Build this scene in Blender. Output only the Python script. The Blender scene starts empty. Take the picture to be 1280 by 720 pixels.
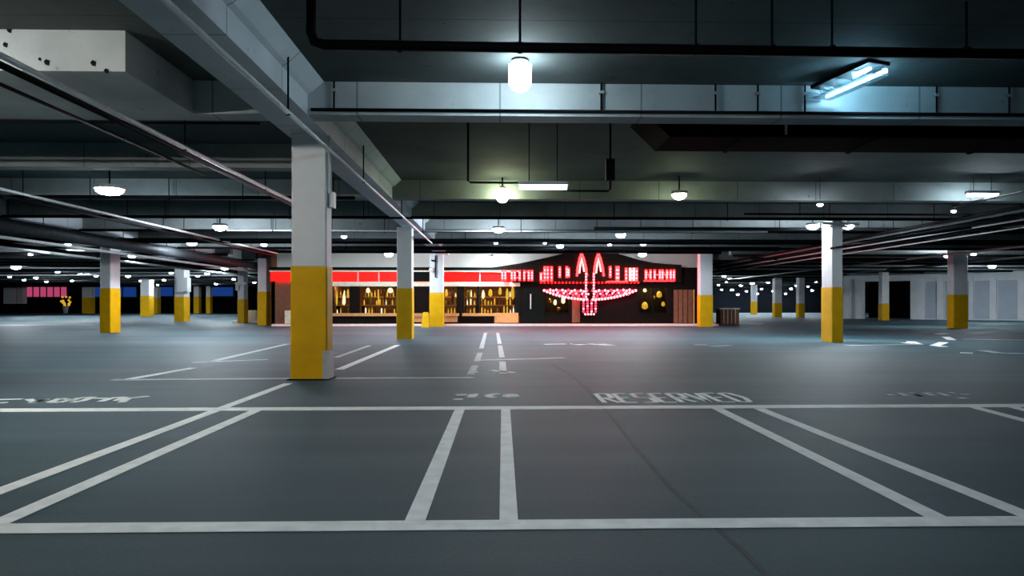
import bpy, bmesh, math, random
from mathutils import Vector, Matrix
random.seed(7)
SC = bpy.context.scene
COL = SC.collection
# ---------------------------------------------------------------- camera frame (1280 x 720)
H = 1.1            # eye height, metres
F = 900.0          # focal length in pixels
CX, CY = 650.0, 381.5
YAW = math.atan(25 / 900.0)
SN, CS = math.sin(YAW), math.cos(YAW)

def ray(px, py):
    u = (px - CX) / F; v = (CY - py) / F
    return Vector((SN + u * CS, CS - u * SN, v))
def G(px, py, z=0.0):                 # point on the horizontal plane at height z
    r = ray(px, py); t = (z - H) / r.z
    return Vector((r.x * t, r.y * t, z))
def D(px, py, Y):                     # point at depth Y
    r = ray(px, py); t = Y / r.y
    return Vector((r.x * t, Y, H + r.z * t))
def XD(px, Y): return D(px, 0, Y).x

cam = bpy.data.cameras.new('camera')
co = bpy.data.objects.new('camera', cam); COL.objects.link(co)
co.location = (0, 0, H); co.rotation_euler = (math.pi / 2, 0, -YAW)
cam.sensor_width = 36; cam.lens = F / 1280 * 36
cam.shift_x = (640 - CX) / 1280; cam.shift_y = (CY - 360) / 1280
cam.clip_end = 400; cam.clip_start = 0.05
SC.camera = co
SC.view_settings.view_transform = 'Standard'; SC.view_settings.look = 'None'
SC.view_settings.exposure = 1.4; SC.view_settings.gamma = 1
SC.view_settings.use_curve_mapping = False
SC.cycles.use_denoising = True
SC.cycles.max_bounces = 6; SC.cycles.diffuse_bounces = 4; SC.cycles.glossy_bounces = 3
SC.cycles.sample_clamp_indirect = 3.0
w = bpy.data.worlds.new('night'); SC.world = w; w.use_nodes = True
w.node_tree.nodes['Background'].inputs[0].default_value = (0.02, 0.035, 0.06, 1)
w.node_tree.nodes['Background'].inputs[1].default_value = 0.3

# ---------------------------------------------------------------- materials
def newmat(n):
    m = bpy.data.materials.new(n); m.use_nodes = True
    nt = m.node_tree; return m, nt, nt.nodes['Principled BSDF']
def plain(n, c, rough=.6, metal=0.0, var=.12, scale=6.0):
    m, nt, b = newmat(n)
    b.inputs['Roughness'].default_value = rough; b.inputs['Metallic'].default_value = metal
    tc = nt.nodes.new('ShaderNodeTexCoord'); no = nt.nodes.new('ShaderNodeTexNoise')
    no.inputs['Scale'].default_value = scale; no.inputs['Detail'].default_value = 5
    r = nt.nodes.new('ShaderNodeValToRGB')
    r.color_ramp.elements[0].position = .3; r.color_ramp.elements[1].position = .7
    r.color_ramp.elements[0].color = tuple(x * (1 - var) for x in c) + (1,)
    r.color_ramp.elements[1].color = tuple(min(1, x * (1 + var)) for x in c) + (1,)
    nt.links.new(tc.outputs['Object'], no.inputs['Vector']); nt.links.new(no.outputs['Fac'], r.inputs[0])
    nt.links.new(r.outputs[0], b.inputs['Base Color'])
    return m
def concrete(n, c, dark, board=(0, 0, 0), rough=.85):
    """cast concrete: blotches, small pits, and faint board or joint lines along an axis"""
    m, nt, b = newmat(n); N = nt.nodes.new; L = nt.links.new
    b.inputs['Roughness'].default_value = rough
    g = N('ShaderNodeNewGeometry')
    n1 = N('ShaderNodeTexNoise'); n1.inputs['Scale'].default_value = .55; n1.inputs['Detail'].default_value = 8; n1.inputs['Roughness'].default_value = .6
    L(g.outputs['Position'], n1.inputs['Vector'])
    r1 = N('ShaderNodeValToRGB'); r1.color_ramp.elements[0].position = .33; r1.color_ramp.elements[1].position = .66
    r1.color_ramp.elements[0].color = (*dark, 1); r1.color_ramp.elements[1].color = (*c, 1)
    L(n1.outputs['Fac'], r1.inputs[0])
    n2 = N('ShaderNodeTexNoise'); n2.inputs['Scale'].default_value = 5.5; n2.inputs['Detail'].default_value = 3
    L(g.outputs['Position'], n2.inputs['Vector'])
    r2 = N('ShaderNodeValToRGB'); r2.color_ramp.elements[0].position = .24; r2.color_ramp.elements[1].position = .31
    r2.color_ramp.elements[0].color = (.35, .35, .35, 1); r2.color_ramp.elements[1].color = (1, 1, 1, 1)
    L(n2.outputs['Fac'], r2.inputs[0])
    mx = N('ShaderNodeMixRGB'); mx.blend_type = 'MULTIPLY'; mx.inputs[0].default_value = .8
    L(r1.outputs[0], mx.inputs[1]); L(r2.outputs[0], mx.inputs[2])
    last = mx.outputs[0]
    for ax, per in enumerate(board):
        if not per: continue
        sx = N('ShaderNodeSeparateXYZ'); L(g.outputs['Position'], sx.inputs[0])
        md = N('ShaderNodeMath'); md.operation = 'PINGPONG'; md.inputs[1].default_value = per / 2
        L(sx.outputs[ax], md.inputs[0])
        lt = N('ShaderNodeMath'); lt.operation = 'LESS_THAN'; lt.inputs[1].default_value = .012
        L(md.outputs[0], lt.inputs[0])
        m2 = N('ShaderNodeMixRGB'); m2.blend_type = 'MIX'; m2.inputs[2].default_value = (*[x * .35 for x in dark], 1)
        mm = N('ShaderNodeMath'); mm.operation = 'MULTIPLY'; mm.inputs[1].default_value = .7
        L(lt.outputs[0], mm.inputs[0]); L(mm.outputs[0], m2.inputs[0]); L(last, m2.inputs[1]); last = m2.outputs[0]
    L(last, b.inputs['Base Color'])
    bp = N('ShaderNodeBump'); bp.inputs['Strength'].default_value = .25; bp.inputs['Distance'].default_value = .02
    L(n2.outputs['Fac'], bp.inputs['Height']); L(bp.outputs[0], b.inputs['Normal'])
    return m
def emit(n, c, s, base=None):
    base = base or ((.8, .8, .8) if min(c) > .3 else tuple(x * .25 for x in c))
    m, nt, b = newmat(n)
    b.inputs['Base Color'].default_value = (*base, 1); b.inputs['Roughness'].default_value = .35
    b.inputs['Emission Color'].default_value = (*c, 1); b.inputs['Emission Strength'].default_value = s
    return m
def floor_material():
    m, nt, b = newmat('floor_asphalt'); N = nt.nodes.new; L = nt.links.new
    g = N('ShaderNodeNewGeometry'); mp = N('ShaderNodeMapping'); mp.inputs['Scale'].default_value = (.07, .75, 1)
    L(g.outputs['Position'], mp.inputs[0])
    n1 = N('ShaderNodeTexNoise'); n1.inputs['Scale'].default_value = 1; n1.inputs['Detail'].default_value = 7; n1.inputs['Roughness'].default_value = .55
    L(mp.outputs[0], n1.inputs['Vector'])
    r1 = N('ShaderNodeValToRGB'); r1.color_ramp.elements[0].position = .3; r1.color_ramp.elements[1].position = .7
    r1.color_ramp.elements[0].color = (.022, .050, .062, 1); r1.color_ramp.elements[1].color = (.056, .100, .118, 1)
    L(n1.outputs['Fac'], r1.inputs[0])
    n2 = N('ShaderNodeTexNoise'); n2.inputs['Scale'].default_value = 45; n2.inputs['Detail'].default_value = 4
    L(g.outputs['Position'], n2.inputs['Vector'])
    mx = N('ShaderNodeMixRGB'); mx.blend_type = 'OVERLAY'; mx.inputs[0].default_value = .22
    L(r1.outputs[0], mx.inputs[1]); L(n2.outputs['Fac'], mx.inputs[2]); L(mx.outputs[0], b.inputs['Base Color'])
    n3 = N('ShaderNodeTexNoise'); n3.inputs['Scale'].default_value = .5; n3.inputs['Detail'].default_value = 5
    L(mp.outputs[0], n3.inputs['Vector'])
    mr = N('ShaderNodeMapRange'); mr.inputs[3].default_value = .58; mr.inputs[4].default_value = .74
    b.inputs['Specular IOR Level'].default_value = .13
    L(n3.outputs['Fac'], mr.inputs[0]); L(mr.outputs[0], b.inputs['Roughness'])
    bp = N('ShaderNodeBump'); bp.inputs['Strength'].default_value = .18; bp.inputs['Distance'].default_value = .01
    L(n2.outputs['Fac'], bp.inputs['Height']); L(bp.outputs[0], b.inputs['Normal'])
    return m
M = {}
M['floor'] = floor_material()
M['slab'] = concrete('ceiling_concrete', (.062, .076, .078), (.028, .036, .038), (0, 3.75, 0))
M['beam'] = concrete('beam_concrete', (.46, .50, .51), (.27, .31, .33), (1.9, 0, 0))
M['beam_shade'] = concrete('shaded_beam_concrete', (.25, .28, .285), (.14, .165, .17), (1.9, 0, 0))  # same concrete, darker: weaker light on these beams put into the colour
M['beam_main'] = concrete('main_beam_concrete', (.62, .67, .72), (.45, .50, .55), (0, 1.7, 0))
M['wall_white'] = plain('white_painted_wall', (.80, .83, .86), .8, var=.05, scale=1.2)
M['panel'] = plain('grey_painted_panel', (.50, .57, .65), .8, var=.05, scale=1.0)
M['soffit'] = plain('cream_soffit_paint', (.55, .53, .49), .8, var=.06, scale=.6)
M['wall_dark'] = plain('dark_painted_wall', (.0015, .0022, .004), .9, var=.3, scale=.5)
M['white'] = plain('white_column_paint', (.54, .555, .575), .65, var=.05, scale=2.5)
M['yellow'] = plain('yellow_column_paint', (.60, .325, .001), .6, var=.10, scale=3)
M['yellow'].node_tree.nodes['Principled BSDF'].inputs['Specular IOR Level'].default_value = .15
M['line'] = plain('white_line_paint', (.86, .92, .89), .65, var=.13, scale=7)
M['worn'] = plain('worn_line_paint', (.28, .33, .34), .6, var=.25, scale=5)
M['crack'] = plain('crack_filler', (.022, .037, .043), .8, var=.3, scale=5)
M['black'] = plain('black_pipe_paint', (.003, .003, .004), .6, var=.2)
M['steel'] = plain('galvanised_steel', (.48, .50, .51), .6, .25, var=.12, scale=9)
M['pale_pipe'] = plain('pale_pipe_paint', (.62, .65, .67), .45, .0, var=.10, scale=9)
M['duct_black'] = plain('matt_black_duct', (.002, .002, .0025), .95)
M['duct_black'].node_tree.nodes['Principled BSDF'].inputs['Specular IOR Level'].default_value = .08
M['grey_duct'] = plain('dark_duct_sheet', (.03, .035, .04), .5, .2, var=.2)
M['grey'] = plain('grey_plastic', (.34, .37, .39), .5)
M['black_wall'] = plain('black_fascia', (.002, .005, .004), .7, var=.2)
M['brown_dark'] = plain('dark_brown_cladding', (.006, .0035, .003), .7, var=.3)
M['brown'] = plain('brown_cladding', (.17, .075, .045), .65, var=.15)
M['orange'] = plain('orange_wood', (.45, .22, .07), .5, var=.15)
M['cream'] = plain('cream_trim', (.6, .54, .42), .6)
M['kerb'] = plain('pink_lit_kerb_concrete', (.85, .60, .55), .7)  # red glow of the sign on the kerb tinted into its colour
M['red_sign'] = emit('red_lit_band', (1, .0012, .0008), 5, (.12, .004, .004))
M['red'] = emit('red_neon', (1, .0045, .005), 20)
M['red_dim'] = emit('red_bulb', (1, .003, .003), 7)
M['pinkbulb'] = emit('pink_white_bulb', (1, .18, .22), 2.0)
M['rosebulb'] = emit('rose_bulb', (1, .010, .022), 6)
M['whiteflame'] = emit('white_hot_neon', (1, .26, .24), 2.2)
M['cool'] = emit('cool_lamp', (.72, .90, 1.0), 60)
M['cool_far'] = emit('cool_far_lamp', (.82, .92, 1.0), 330)
M['tube'] = emit('tube_lamp', (.80, .92, 1.0), 13)
M['warm_tube'] = emit('warm_white_tube', (1, .97, .88), 340)
M['near_tube'] = emit('near_tube', (.74, .88, 1.0), 38)
M['fill_tube'] = emit('fill_tube', (.8, .92, 1.0), 4)  # for unseen side lamps added as fill
M['wall_fill_tube'] = emit('wall_fill_lamp', (.84, .93, 1.0), 60)  # for unseen lamps added to brighten the white wall
M['tube2'] = emit('rear_tube', (.92, .93, 1.0), 15)
M['blue'] = emit('blue_white_tube', (.36, .76, 1.0), 40)
M['green'] = emit('greenish_lamp', (.90, 1.0, .60), 28)
M['warm'] = emit('warm_interior_lamp', (1, .66, .22), 18)
M['pinkpanel'] = emit('pink_lit_window', (.80, .10, .26), .2)
M['bluepanel'] = emit('blue_lit_window', (.02, .10, .50), .13)
M['glow_yellow'] = emit('glowing_yellow_display', (1, .60, .05), .2, (.8, .5, .05))  # faint glow given to goods and blossoms that are no lamps
M['glow_cream'] = emit('glowing_cream_display', (1, .80, .50), .45)  # cream goods made to glow like the lanterns and spot lens
M['bottle_brown'] = plain('brown_glass', (.10, .04, .015), .2)
M['bottle_olive'] = plain('olive_glass', (.35, .28, .04), .2)
for k_ in ('black', 'black_wall', 'brown_dark', 'wall_dark', 'grey_duct', 'red_sign', 'red', 'red_dim', 'rosebulb', 'bluepanel', 'pinkpanel', 'brown'):
    M[k_].node_tree.nodes['Principled BSDF'].inputs['Specular IOR Level'].default_value = .06
def glassmat():
    m, nt, b = newmat('window_glass'); b.inputs['Base Color'].default_value = (.9, .95, .95, 1)
    b.inputs['Roughness'].default_value = .02; b.inputs['Transmission Weight'].default_value = 1
    b.inputs['IOR'].default_value = 1.05
    return m
M['glass'] = glassmat()
def frosted():
    m, nt, b = newmat('clear_housing'); b.inputs['Base Color'].default_value = (.75, .88, .95, 1)
    b.inputs['Roughness'].default_value = .25; b.inputs['Transmission Weight'].default_value = .9
    b.inputs['IOR'].default_value = 1.1
    return m
M['frosted'] = frosted()

# ---------------------------------------------------------------- mesh building
class MB:
    def __init__(s): s.v = []; s.f = []
    def add(s, vs, fs):
        b = len(s.v); s.v += [Vector(v) for v in vs]; s.f += [tuple(b + i for i in f) for f in fs]; return s
    def box(s, x0, x1, y0, y1, z0, z1):
        return s.add([(x0, y0, z0), (x1, y0, z0), (x1, y1, z0), (x0, y1, z0), (x0, y0, z1), (x1, y0, z1), (x1, y1, z1), (x0, y1, z1)],
                     [(0, 3, 2, 1), (4, 5, 6, 7), (0, 1, 5, 4), (1, 2, 6, 5), (2, 3, 7, 6), (3, 0, 4, 7)])
    def cbox(s, x0, x1, y0, y1, z0, z1, c):      # box with chamfered upright edges
        p = [(x0 + c, y0), (x1 - c, y0), (x1, y0 + c), (x1, y1 - c), (x1 - c, y1), (x0 + c, y1), (x0, y1 - c), (x0, y0 + c)]
        return s.prism([(a, b) for a, b in p], z0, z1)
    def prism(s, p, z0, z1):
        n = len(p)
        return s.add([(a, b, z0) for a, b in p] + [(a, b, z1) for a, b in p],
                     [tuple(range(n))[::-1], tuple(range(n, 2 * n))] + [(i, (i + 1) % n, n + (i + 1) % n, n + i) for i in range(n)])
    def prism_y(s, p, y0, y1):                    # outline in x,z
        n = len(p)
        return s.add([(a, y0, b) for a, b in p] + [(a, y1, b) for a, b in p],
                     [tuple(range(n)), tuple(range(n, 2 * n))[::-1]] + [(i, n + i, n + (i + 1) % n, (i + 1) % n) for i in range(n)])
    def prism_x(s, p, x0, x1):                    # outline in y,z
        n = len(p)
        return s.add([(x0, a, b) for a, b in p] + [(x1, a, b) for a, b in p],
                     [tuple(range(n)), tuple(range(n, 2 * n))[::-1]] + [(i, n + i, n + (i + 1) % n, (i + 1) % n) for i in range(n)])
    def tube(s, pts, r, n=8, r2=None):
        pts = [Vector(p) for p in pts]; rings = []
        for i, p in enumerate(pts):
            d = (pts[min(i + 1, len(pts) - 1)] - pts[max(i - 1, 0)]).normalized()
            a = d.cross(Vector((0, 0, 1)))
            if a.length < .05: a = d.cross(Vector((0, 1, 0)))
            a.normalize(); b = d.cross(a)
            rr = r if r2 is None else r + (r2 - r) * i / (len(pts) - 1)
            rings.append([p + (a * math.cos(2 * math.pi * k / n) + b * math.sin(2 * math.pi * k / n)) * rr for k in range(n)])
        m = len(rings); vs = [v for rg in rings for v in rg]
        fs = [(i * n + k, i * n + (k + 1) % n, (i + 1) * n + (k + 1) % n, (i + 1) * n + k) for i in range(m - 1) for k in range(n)]
        fs += [tuple(range(n))[::-1], tuple(range((m - 1) * n, m * n))]
        return s.add(vs, fs)
    def lathe(s, c, prof, n=16):                  # prof: (radius, z) list, around vertical axis at c
        vs = []; m = len(prof)
        for r, z in prof:
            for k in range(n):
                a = 2 * math.pi * k / n; vs.append((c[0] + r * math.cos(a), c[1] + r * math.sin(a), c[2] + z))
        fs = [(i * n + k, i * n + (k + 1) % n, (i + 1) * n + (k + 1) % n, (i + 1) * n + k) for i in range(m - 1) for k in range(n)]
        fs += [tuple(range(n))[::-1], tuple(range((m - 1) * n, m * n))]
        return s.add(vs, fs)
    def ball(s, c, r):
        return s.lathe(c, [(r * .1, -r), (r * .71, -.71 * r), (r, 0), (r * .71, .71 * r), (r * .1, r)], 7)
    def strip(s, p0, p1, wd, z=.004):             # painted line on the floor with 4 mm thickness
        p0 = Vector((p0.x, p0.y, 0)); p1 = Vector((p1.x, p1.y, 0)); d = (p1 - p0).normalized()
        n = Vector((-d.y, d.x, 0)) * wd / 2
        q = [p0 + n, p1 + n, p1 - n, p0 - n]
        return s.add([(a.x, a.y, 0.0005) for a in q] + [(a.x, a.y, z) for a in q],
                     [(0, 1, 2, 3), (7, 6, 5, 4), (0, 4, 5, 1), (1, 5, 6, 2), (2, 6, 7, 3), (3, 7, 4, 0)])
    def build(s, name, mat, parent=None, smooth=False):
        off = Vector((0, 0, 0))
        if parent is not None:
            q = parent
            while q is not None: off += Vector(q.location); q = q.parent
        me = bpy.data.meshes.new(name)
        me.from_pydata([tuple(v - off) for v in s.v], [], s.f)
        bm = bmesh.new(); bm.from_mesh(me); bmesh.ops.recalc_face_normals(bm, faces=bm.faces); bm.to_mesh(me); bm.free()
        me.materials.append(M[mat])
        if smooth:
            for p in me.polygons: p.use_smooth = True
        o = bpy.data.objects.new(name, me); COL.objects.link(o)
        if parent is not None: o.parent = parent
        return o
def tag(o, label, cat, group=None, kind=None):
    o['label'] = label; o['category'] = cat
    if group: o['group'] = group
    if kind: o['kind'] = kind
    return o
def thing(name, label, cat, loc, group=None, kind=None):
    o = bpy.data.objects.new(name, None); COL.objects.link(o); o.location = loc; o.empty_display_size = .1
    return tag(o, label, cat, group, kind)
def kids(o, allo): return [c for c in allo if c.parent == o]
def dup(root, loc, label, rz=0, sc=1, group=None, mat=None):
    allo = list(COL.objects)
    r = root.copy(); COL.objects.link(r); r.location = loc; r.rotation_euler = (0, 0, rz); r.scale = (sc,) * 3
    r['label'] = label
    if group: r['group'] = group
    for c in kids(root, allo):
        d = c.copy(); COL.objects.link(d); d.parent = r
        for g in kids(c, allo):
            e = g.copy(); COL.objects.link(e); e.parent = d
    return r
def struct(o, label, cat): return tag(o, label, cat, None, 'structure')

# ---------------------------------------------------------------- shell
ZS = H + 2.7 * H      # underside of the slab
ZB = H + 2.3 * H      # underside of the beams
XL, XR, YN, YF = -82.0, 62.0, -26.0, 104.0
fl = MB().box(XL, XR, YN, YF + 3, -.2, 0).build('floor', 'floor'); struct(fl, 'dark blue grey parking deck floor with painted bays', 'floor')
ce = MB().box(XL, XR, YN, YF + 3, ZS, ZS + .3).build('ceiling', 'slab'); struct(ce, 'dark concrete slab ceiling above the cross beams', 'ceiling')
# crack running over the floor in front
cr = MB(); pts = [(757, 512), (795, 560), (840, 612), (890, 655), (930, 690), (975, 735)]
for a, b in zip(pts, pts[1:]): cr.strip(G(*a), G(*b), .028, .0015)
cr.build('crack', 'crack', fl)
cr = MB(); pts = [(690, 455), (716, 470), (740, 492), (757, 512)]
for a, b in zip(pts, pts[1:]): cr.strip(G(*a), G(*b), .06, .0015)
cr.build('crack', 'crack', fl)

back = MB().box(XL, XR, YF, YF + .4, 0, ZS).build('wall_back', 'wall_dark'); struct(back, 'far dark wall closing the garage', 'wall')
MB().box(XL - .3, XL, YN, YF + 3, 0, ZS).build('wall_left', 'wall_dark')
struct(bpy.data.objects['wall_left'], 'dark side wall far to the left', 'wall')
MB().box(XR, XR + .3, YN, YF + 3, 0, ZS).build('wall_right', 'wall_white')
struct(bpy.data.objects['wall_right'], 'pale side wall far to the right', 'wall')
MB().box(XL, XR, YN - .3, YN, 0, ZS).build('wall_front', 'wall_white')
struct(bpy.data.objects['wall_front'], 'pale wall behind the viewer', 'wall')

ORD = 'first second third fourth fifth sixth seventh eighth ninth tenth eleventh twelfth thirteenth fourteenth fifteenth sixteenth seventeenth eighteenth nineteenth twentieth'.split()
# main beam along the near pillar line, upper part flared out on the right
xa, xb = -2.87 * H, -2.32 * H
mb = MB()
prof = [(xa, ZB - .005), (xb, ZB - .005), (xb, ZB + .27), (xb + .06, ZB + .30), (xb + .27, ZS + .05), (xa, ZS + .05)]
mb.prism_y(prof, -24, 36.2)
mbm = mb.build('main_beam', 'beam_main'); struct(mbm, 'deep pale concrete beam running away over the nearest yellow and white pillar', 'beam')
# long beam on the left pillar line
mb = MB().box(-14.6, -14.05, 5, 60, ZB - .005, ZS + .05)
struct(mb.build('long_beam', 'beam_main'), 'pale concrete beam running away above the black duct at left', 'beam')
RX0, RX1 = -12.9, 11.2   # restaurant footprint
RY = 990 / 25.7          # its front
beams = []
for k in [-8, -6, -4, -2] + list(range(25)):
    y0 = 9.63 + 3.75 * k
    segs = [(XL, XR)]
    if k == 1: segs = [(XL, -2.87 * H + .1)]
    if 34 < y0 < 50: segs = [(XL, RX0 - .4), (RX1 + .4, XR)]
    th = .35
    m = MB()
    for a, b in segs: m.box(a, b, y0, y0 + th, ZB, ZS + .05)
    o = m.build('cross_beam', 'beam' if k == 0 else 'beam_shade'); i = k + 1
    if k < -1:
        struct(o, 'concrete cross beam behind the viewer, %s of the rear ones' % ORD[-k // 2], 'beam'); continue
    struct(o, ('%s concrete cross beam from the viewer, under the dark slab' % (ORD[i] if i < 20 else ORD[i - 20] + ' of the farthest')), 'beam')
    beams.append((y0, segs))
# wide lowered block at the upper left, joined to the second cross beam
m = MB().box(-30, -4.05, 7.9, 9.80, ZB - .004, ZS + .05)
dbm = m.build('dropped_beam', 'beam')
for px, py, sz in [(12, 38, .03), (50, 74, .02), (59, 78, .035), (117, 79, .035), (132, 88, .03), (7, 56, .03)]:
    c = D(px, py, 7.9)
    if c.z < ZB + .03: c = G(px, py, ZB)
    MB().prism_y([(c.x - sz, c.z + sz * .2), (c.x - sz * .3, c.z + sz), (c.x + sz * .8, c.z + sz * .5), (c.x + sz * .6, c.z - sz), (c.x - sz * .5, c.z - sz * .7)], 7.896, 7.9).build('pit', 'black', dbm)
struct(dbm, 'wide lowered concrete block at upper left, marked with small dark pits', 'beam')

# ---------------------------------------------------------------- pillars
def pillar(fx0, fx1, base, yb, dep, label, top=None, side=None, extras=None, group='yellow and white pillars'):
    c = G((fx0 + fx1) / 2, base); Y = c.y; x0, x1 = XD(fx0, Y), XD(fx1, Y)
    if Y + dep > YF - .05: Y = YF - dep - .05; x0, x1 = XD(fx0, Y), XD(fx1, Y)
    zt = ZS - .004
    for y0, sg_ in beams + [(35.88, 0), (39.63, 0)]:
        if y0 - .03 < Y + dep and Y < y0 + .38: zt = ZB - .004
    if top: zt = top
    t = thing('concrete_pillar', label, 'pillar', ((x0 + x1) / 2, Y + dep / 2, 0), group, 'thing')
    z1 = D(fx0, yb, Y).z
    MB().cbox(x0 - .012, x1 + .012, Y - .012, Y + dep + .012, 0, z1, .02).build('yellow_band', 'yellow', t)
    MB().cbox(x0, x1, Y, Y + dep, z1, zt, .02).build('shaft', 'white', t)
    MB().box(x0 - .004, x1 + .004, Y - .004, Y + dep + .004, z1 - .001, z1 + .012).build('paint_edge', 'grey', t)
    return t, x0, x1, Y
near, nx0, nx1, nY = pillar(364, 408, 475, 333, .34, 'nearest and largest yellow and white pillar with grey conduit and corner guard', ZB - .006)
# conduit drop and junction on its right side, guard at its foot
m = MB().tube([(nx1 + .022, nY + .06, ZB - .02), (nx1 + .022, nY + .06, 2.75)], .018).tube([(nx1 + .022, nY + .16, ZB - .02), (nx1 + .022, nY + .16, 2.75)], .018)
m.build('conduit', 'steel', near)
m = MB().box(nx1 + .013, nx1 + .09, nY + .07, nY + .23, 2.55, 2.78); m.build('junction_box', 'steel', near)
m = MB().prism([(nx1 - .045, nY - .045), (nx1 + .045, nY - .045), (nx1 + .045, nY + .28), (nx1 + .013, nY + .28), (nx1 + .013, nY - .013), (nx1 - .045, nY - .013)], .02, .43)
m.build('corner_guard', 'grey', near)
MB().box(nx0 - .05, nx1 + .05, nY - .05, nY + .39, 0, .018).build('foot_plate', 'black', near)

pillar(1040.5, 1053.5, 428, 359, .72, 'pillar standing alone in the right half, bright left face, shadowed right face')
prp = bpy.data.objects['concrete_pillar.001']; c_ = D(1047, 284, 21.1)
MB().box(c_.x - .25, c_.x + .30, 21.05, 21.2, 3.40, 3.47).tube([(c_.x - .12, 21.1, 3.47), (c_.x - .12, 21.1, 3.62)], .03).tube([(c_.x - .5, 21.0, 3.52), (c_.x + .6, 21.0, 3.50)], .04).build('head_bracket', 'steel', prp)
t, a, b, Y = pillar(125, 138, 416, 360.5, .75, 'wide pillar at left with one dark and one bright yellow face')
pillar(496, 515, 424, 360.5, .45, 'smooth pillar in front of the lit shop windows, left one of the pair there', ZB - .008)
tp, a5, b5, Y5 = pillar(537, 554, 408.5, 366, .5, 'slimmer pillar in front of the shop windows with pipework and small globe on its head')
MB().tube([(a5 + .3, Y5 - .06, ZB), (a5 + .3, Y5 - .06, 2.5)], .03).tube([(a5 + .1, Y5 - .08, 3.38), (a5 + .32, Y5 - .08, 3.32)], .04).build('pipe', 'black', tp)
MB().ball((a5 + .1, Y5 - .16, 2.9), .13).build('lamp_globe', 'white', tp)
pillar(322, 333, 407, 364.5, .95, 'pillar at the left brown corner of the restaurant')
tq, a6, b6, Y6 = pillar(297, 305, 404, 374, .7, 'pillar beside the white barrier with a bracket at its head')
MB().box(a6 - .12, b6 + .15, Y6 - .1, Y6 + .2, 2.35, 2.5).box(a6 - .1, a6 + .1, Y6 - .1, Y6, 2.0, 2.35).build('bracket', 'white', tq)
tq, a6, b6, Y6 = pillar(218, 230, 402, 371, .9, 'pillar with a stepped box on its shaft between two blue lit windows')
MB().box(a6 + .2, b6 + .25, Y6 - .1, Y6 + .5, 2.0, 2.95).build('shaft_box', 'white', tq)
pillar(175.5, 186, 396, 370, 1.0, 'narrow far pillar touching another one, olive band, at left of the blue window')
pillar(188, 196.5, 392, 373, 1.0, 'far orange banded pillar half behind the olive banded one')
pillar(102.5, 113.5, 392, 372, 1.0, 'far dull pillar beside the pink lit window')
pillar(242, 248.5, 392, 371, .8, 'tiny far pillar left one of two between the blue windows')
pillar(257.5, 262.5, 392, 371, .8, 'tiny far pillar right one of two between the blue windows')
pillar(875, 891, 408.5, 369, .5, 'pillar at the right end of the restaurant front')
pillar(1192, 1210, 410.5, 368.5, .5, 'pillar with one flat face before the white panelled wall')
pillar(1102.5, 1111.5, 400.5, 379.5, .5, 'pillar in the dark opening of the white wall')
pillar(968.5, 977.5, 396.5, 379, .6, 'small far pillar in the middle of three right of the restaurant')
pillar(940.5, 946.5, 393, 377, .6, 'small far pillar, left of three right of the restaurant')
pillar(998.5, 1006, 397, 379.5, .6, 'small far pillar, right of three beside the big right pillar')
# plain pale pillars against the far left wall
for (p0, p1, lab) in [(4, 18, 'pale unbanded far pillar by the left picture edge'), (21, 28, 'pale unbanded far pillar against the pink window')]:
    Y = 101; x0, x1 = XD(p0, Y), XD(p1, Y)
    t = thing('wall_pillar', lab, 'pillar', ((x0 + x1) / 2, Y, 0), 'pale pillars on the far left wall', 'thing')
    MB().cbox(x0, x1, Y, Y + 1, 1.3, ZS - .004, .03).build('shaft', 'white', t)
    MB().cbox(x0 - .03, x1 + .03, Y - .03, Y + 1.03, 0, 1.3, .03).build('dark_base', 'brown_dark', t)

# ---------------------------------------------------------------- floor markings
def mark(name, label, segs, wd, mat='line', cat='floor marking', group='painted bay lines', z=.004):
    m = MB()
    for a, b in segs: m.strip(G(*a), G(*b), wd, z)
    o = m.build(name, mat); tag(o, label, cat, group, 'thing'); return o
mark('parking_line', 'wide white line crossing the whole foreground floor, nearest to the viewer', [((-60, 661.5), (1340, 651))], .16, z=.003)
mark('parking_line', 'white line crossing the whole floor at the head of the near bays', [((-60, 513.2), (1340, 506.7))], .24, z=.003)
mark('parking_line', 'lower of two slanting white lines at left', [((323, 512), (-8, 657))], .12)
mark('parking_line', 'upper of two slanting white lines at left, reaching the nearest pillar foot', [((360, 479.5), (-125, 661))], .12)
mark('parking_line', 'left line of the near central pair, slanting', [((575, 511), (517, 656))], .105)
mark('parking_line', 'right line of the near central pair, almost upright', [((632, 511), (636, 655))], .095)
mark('parking_line', 'left line of the near right pair', [((897, 511), (1183, 653))], .11)
mark('parking_line', 'right line of the near right pair', [((949, 511), (1310, 655))], .11)
mark('parking_line', 'short slanting line at the right edge, inner one', [((1213, 508), (1340, 541))], .11)
mark('parking_line', 'short slanting line at the right edge, outer one', [((1262, 508), (1340, 527))], .11)
mark('parking_line', 'thin white line behind the nearest pillar, parallel to the bay heads', [((140, 475), (362, 473.4)), ((420, 473), (592, 472.4))], .2, 'worn')
mark('parking_line', 'short slanting line left of the nearest pillar', [((162, 474), (242, 460))], .16)
mark('parking_line', 'faint slanting line farther behind, left of the nearest pillar', [((268, 451), (360, 430))], .16, 'worn')
mark('parking_line', 'faint level line left of the nearest pillar', [((240, 453.5), (335, 449.5))], .16, 'worn')
mark('parking_line', 'slanting line just right of the nearest pillar', [((424, 462), (497, 431.5))], .15, 'line')
mark('parking_line', 'fainter slanting line right of the nearest pillar', [((420, 447), (462, 432))], .12, 'worn')
mark('parking_line', 'left broken line of the far central pair', [((588, 468), (594, 457)), ((596, 452), (600, 441)), ((601.5, 436), (607, 416))], .12, 'worn')
mark('parking_line', 'right broken line of the far central pair', [((629, 467), (628, 452)), ((627.5, 447), (625, 432)), ((624.6, 430), (622, 416))], .12, 'worn')
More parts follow.
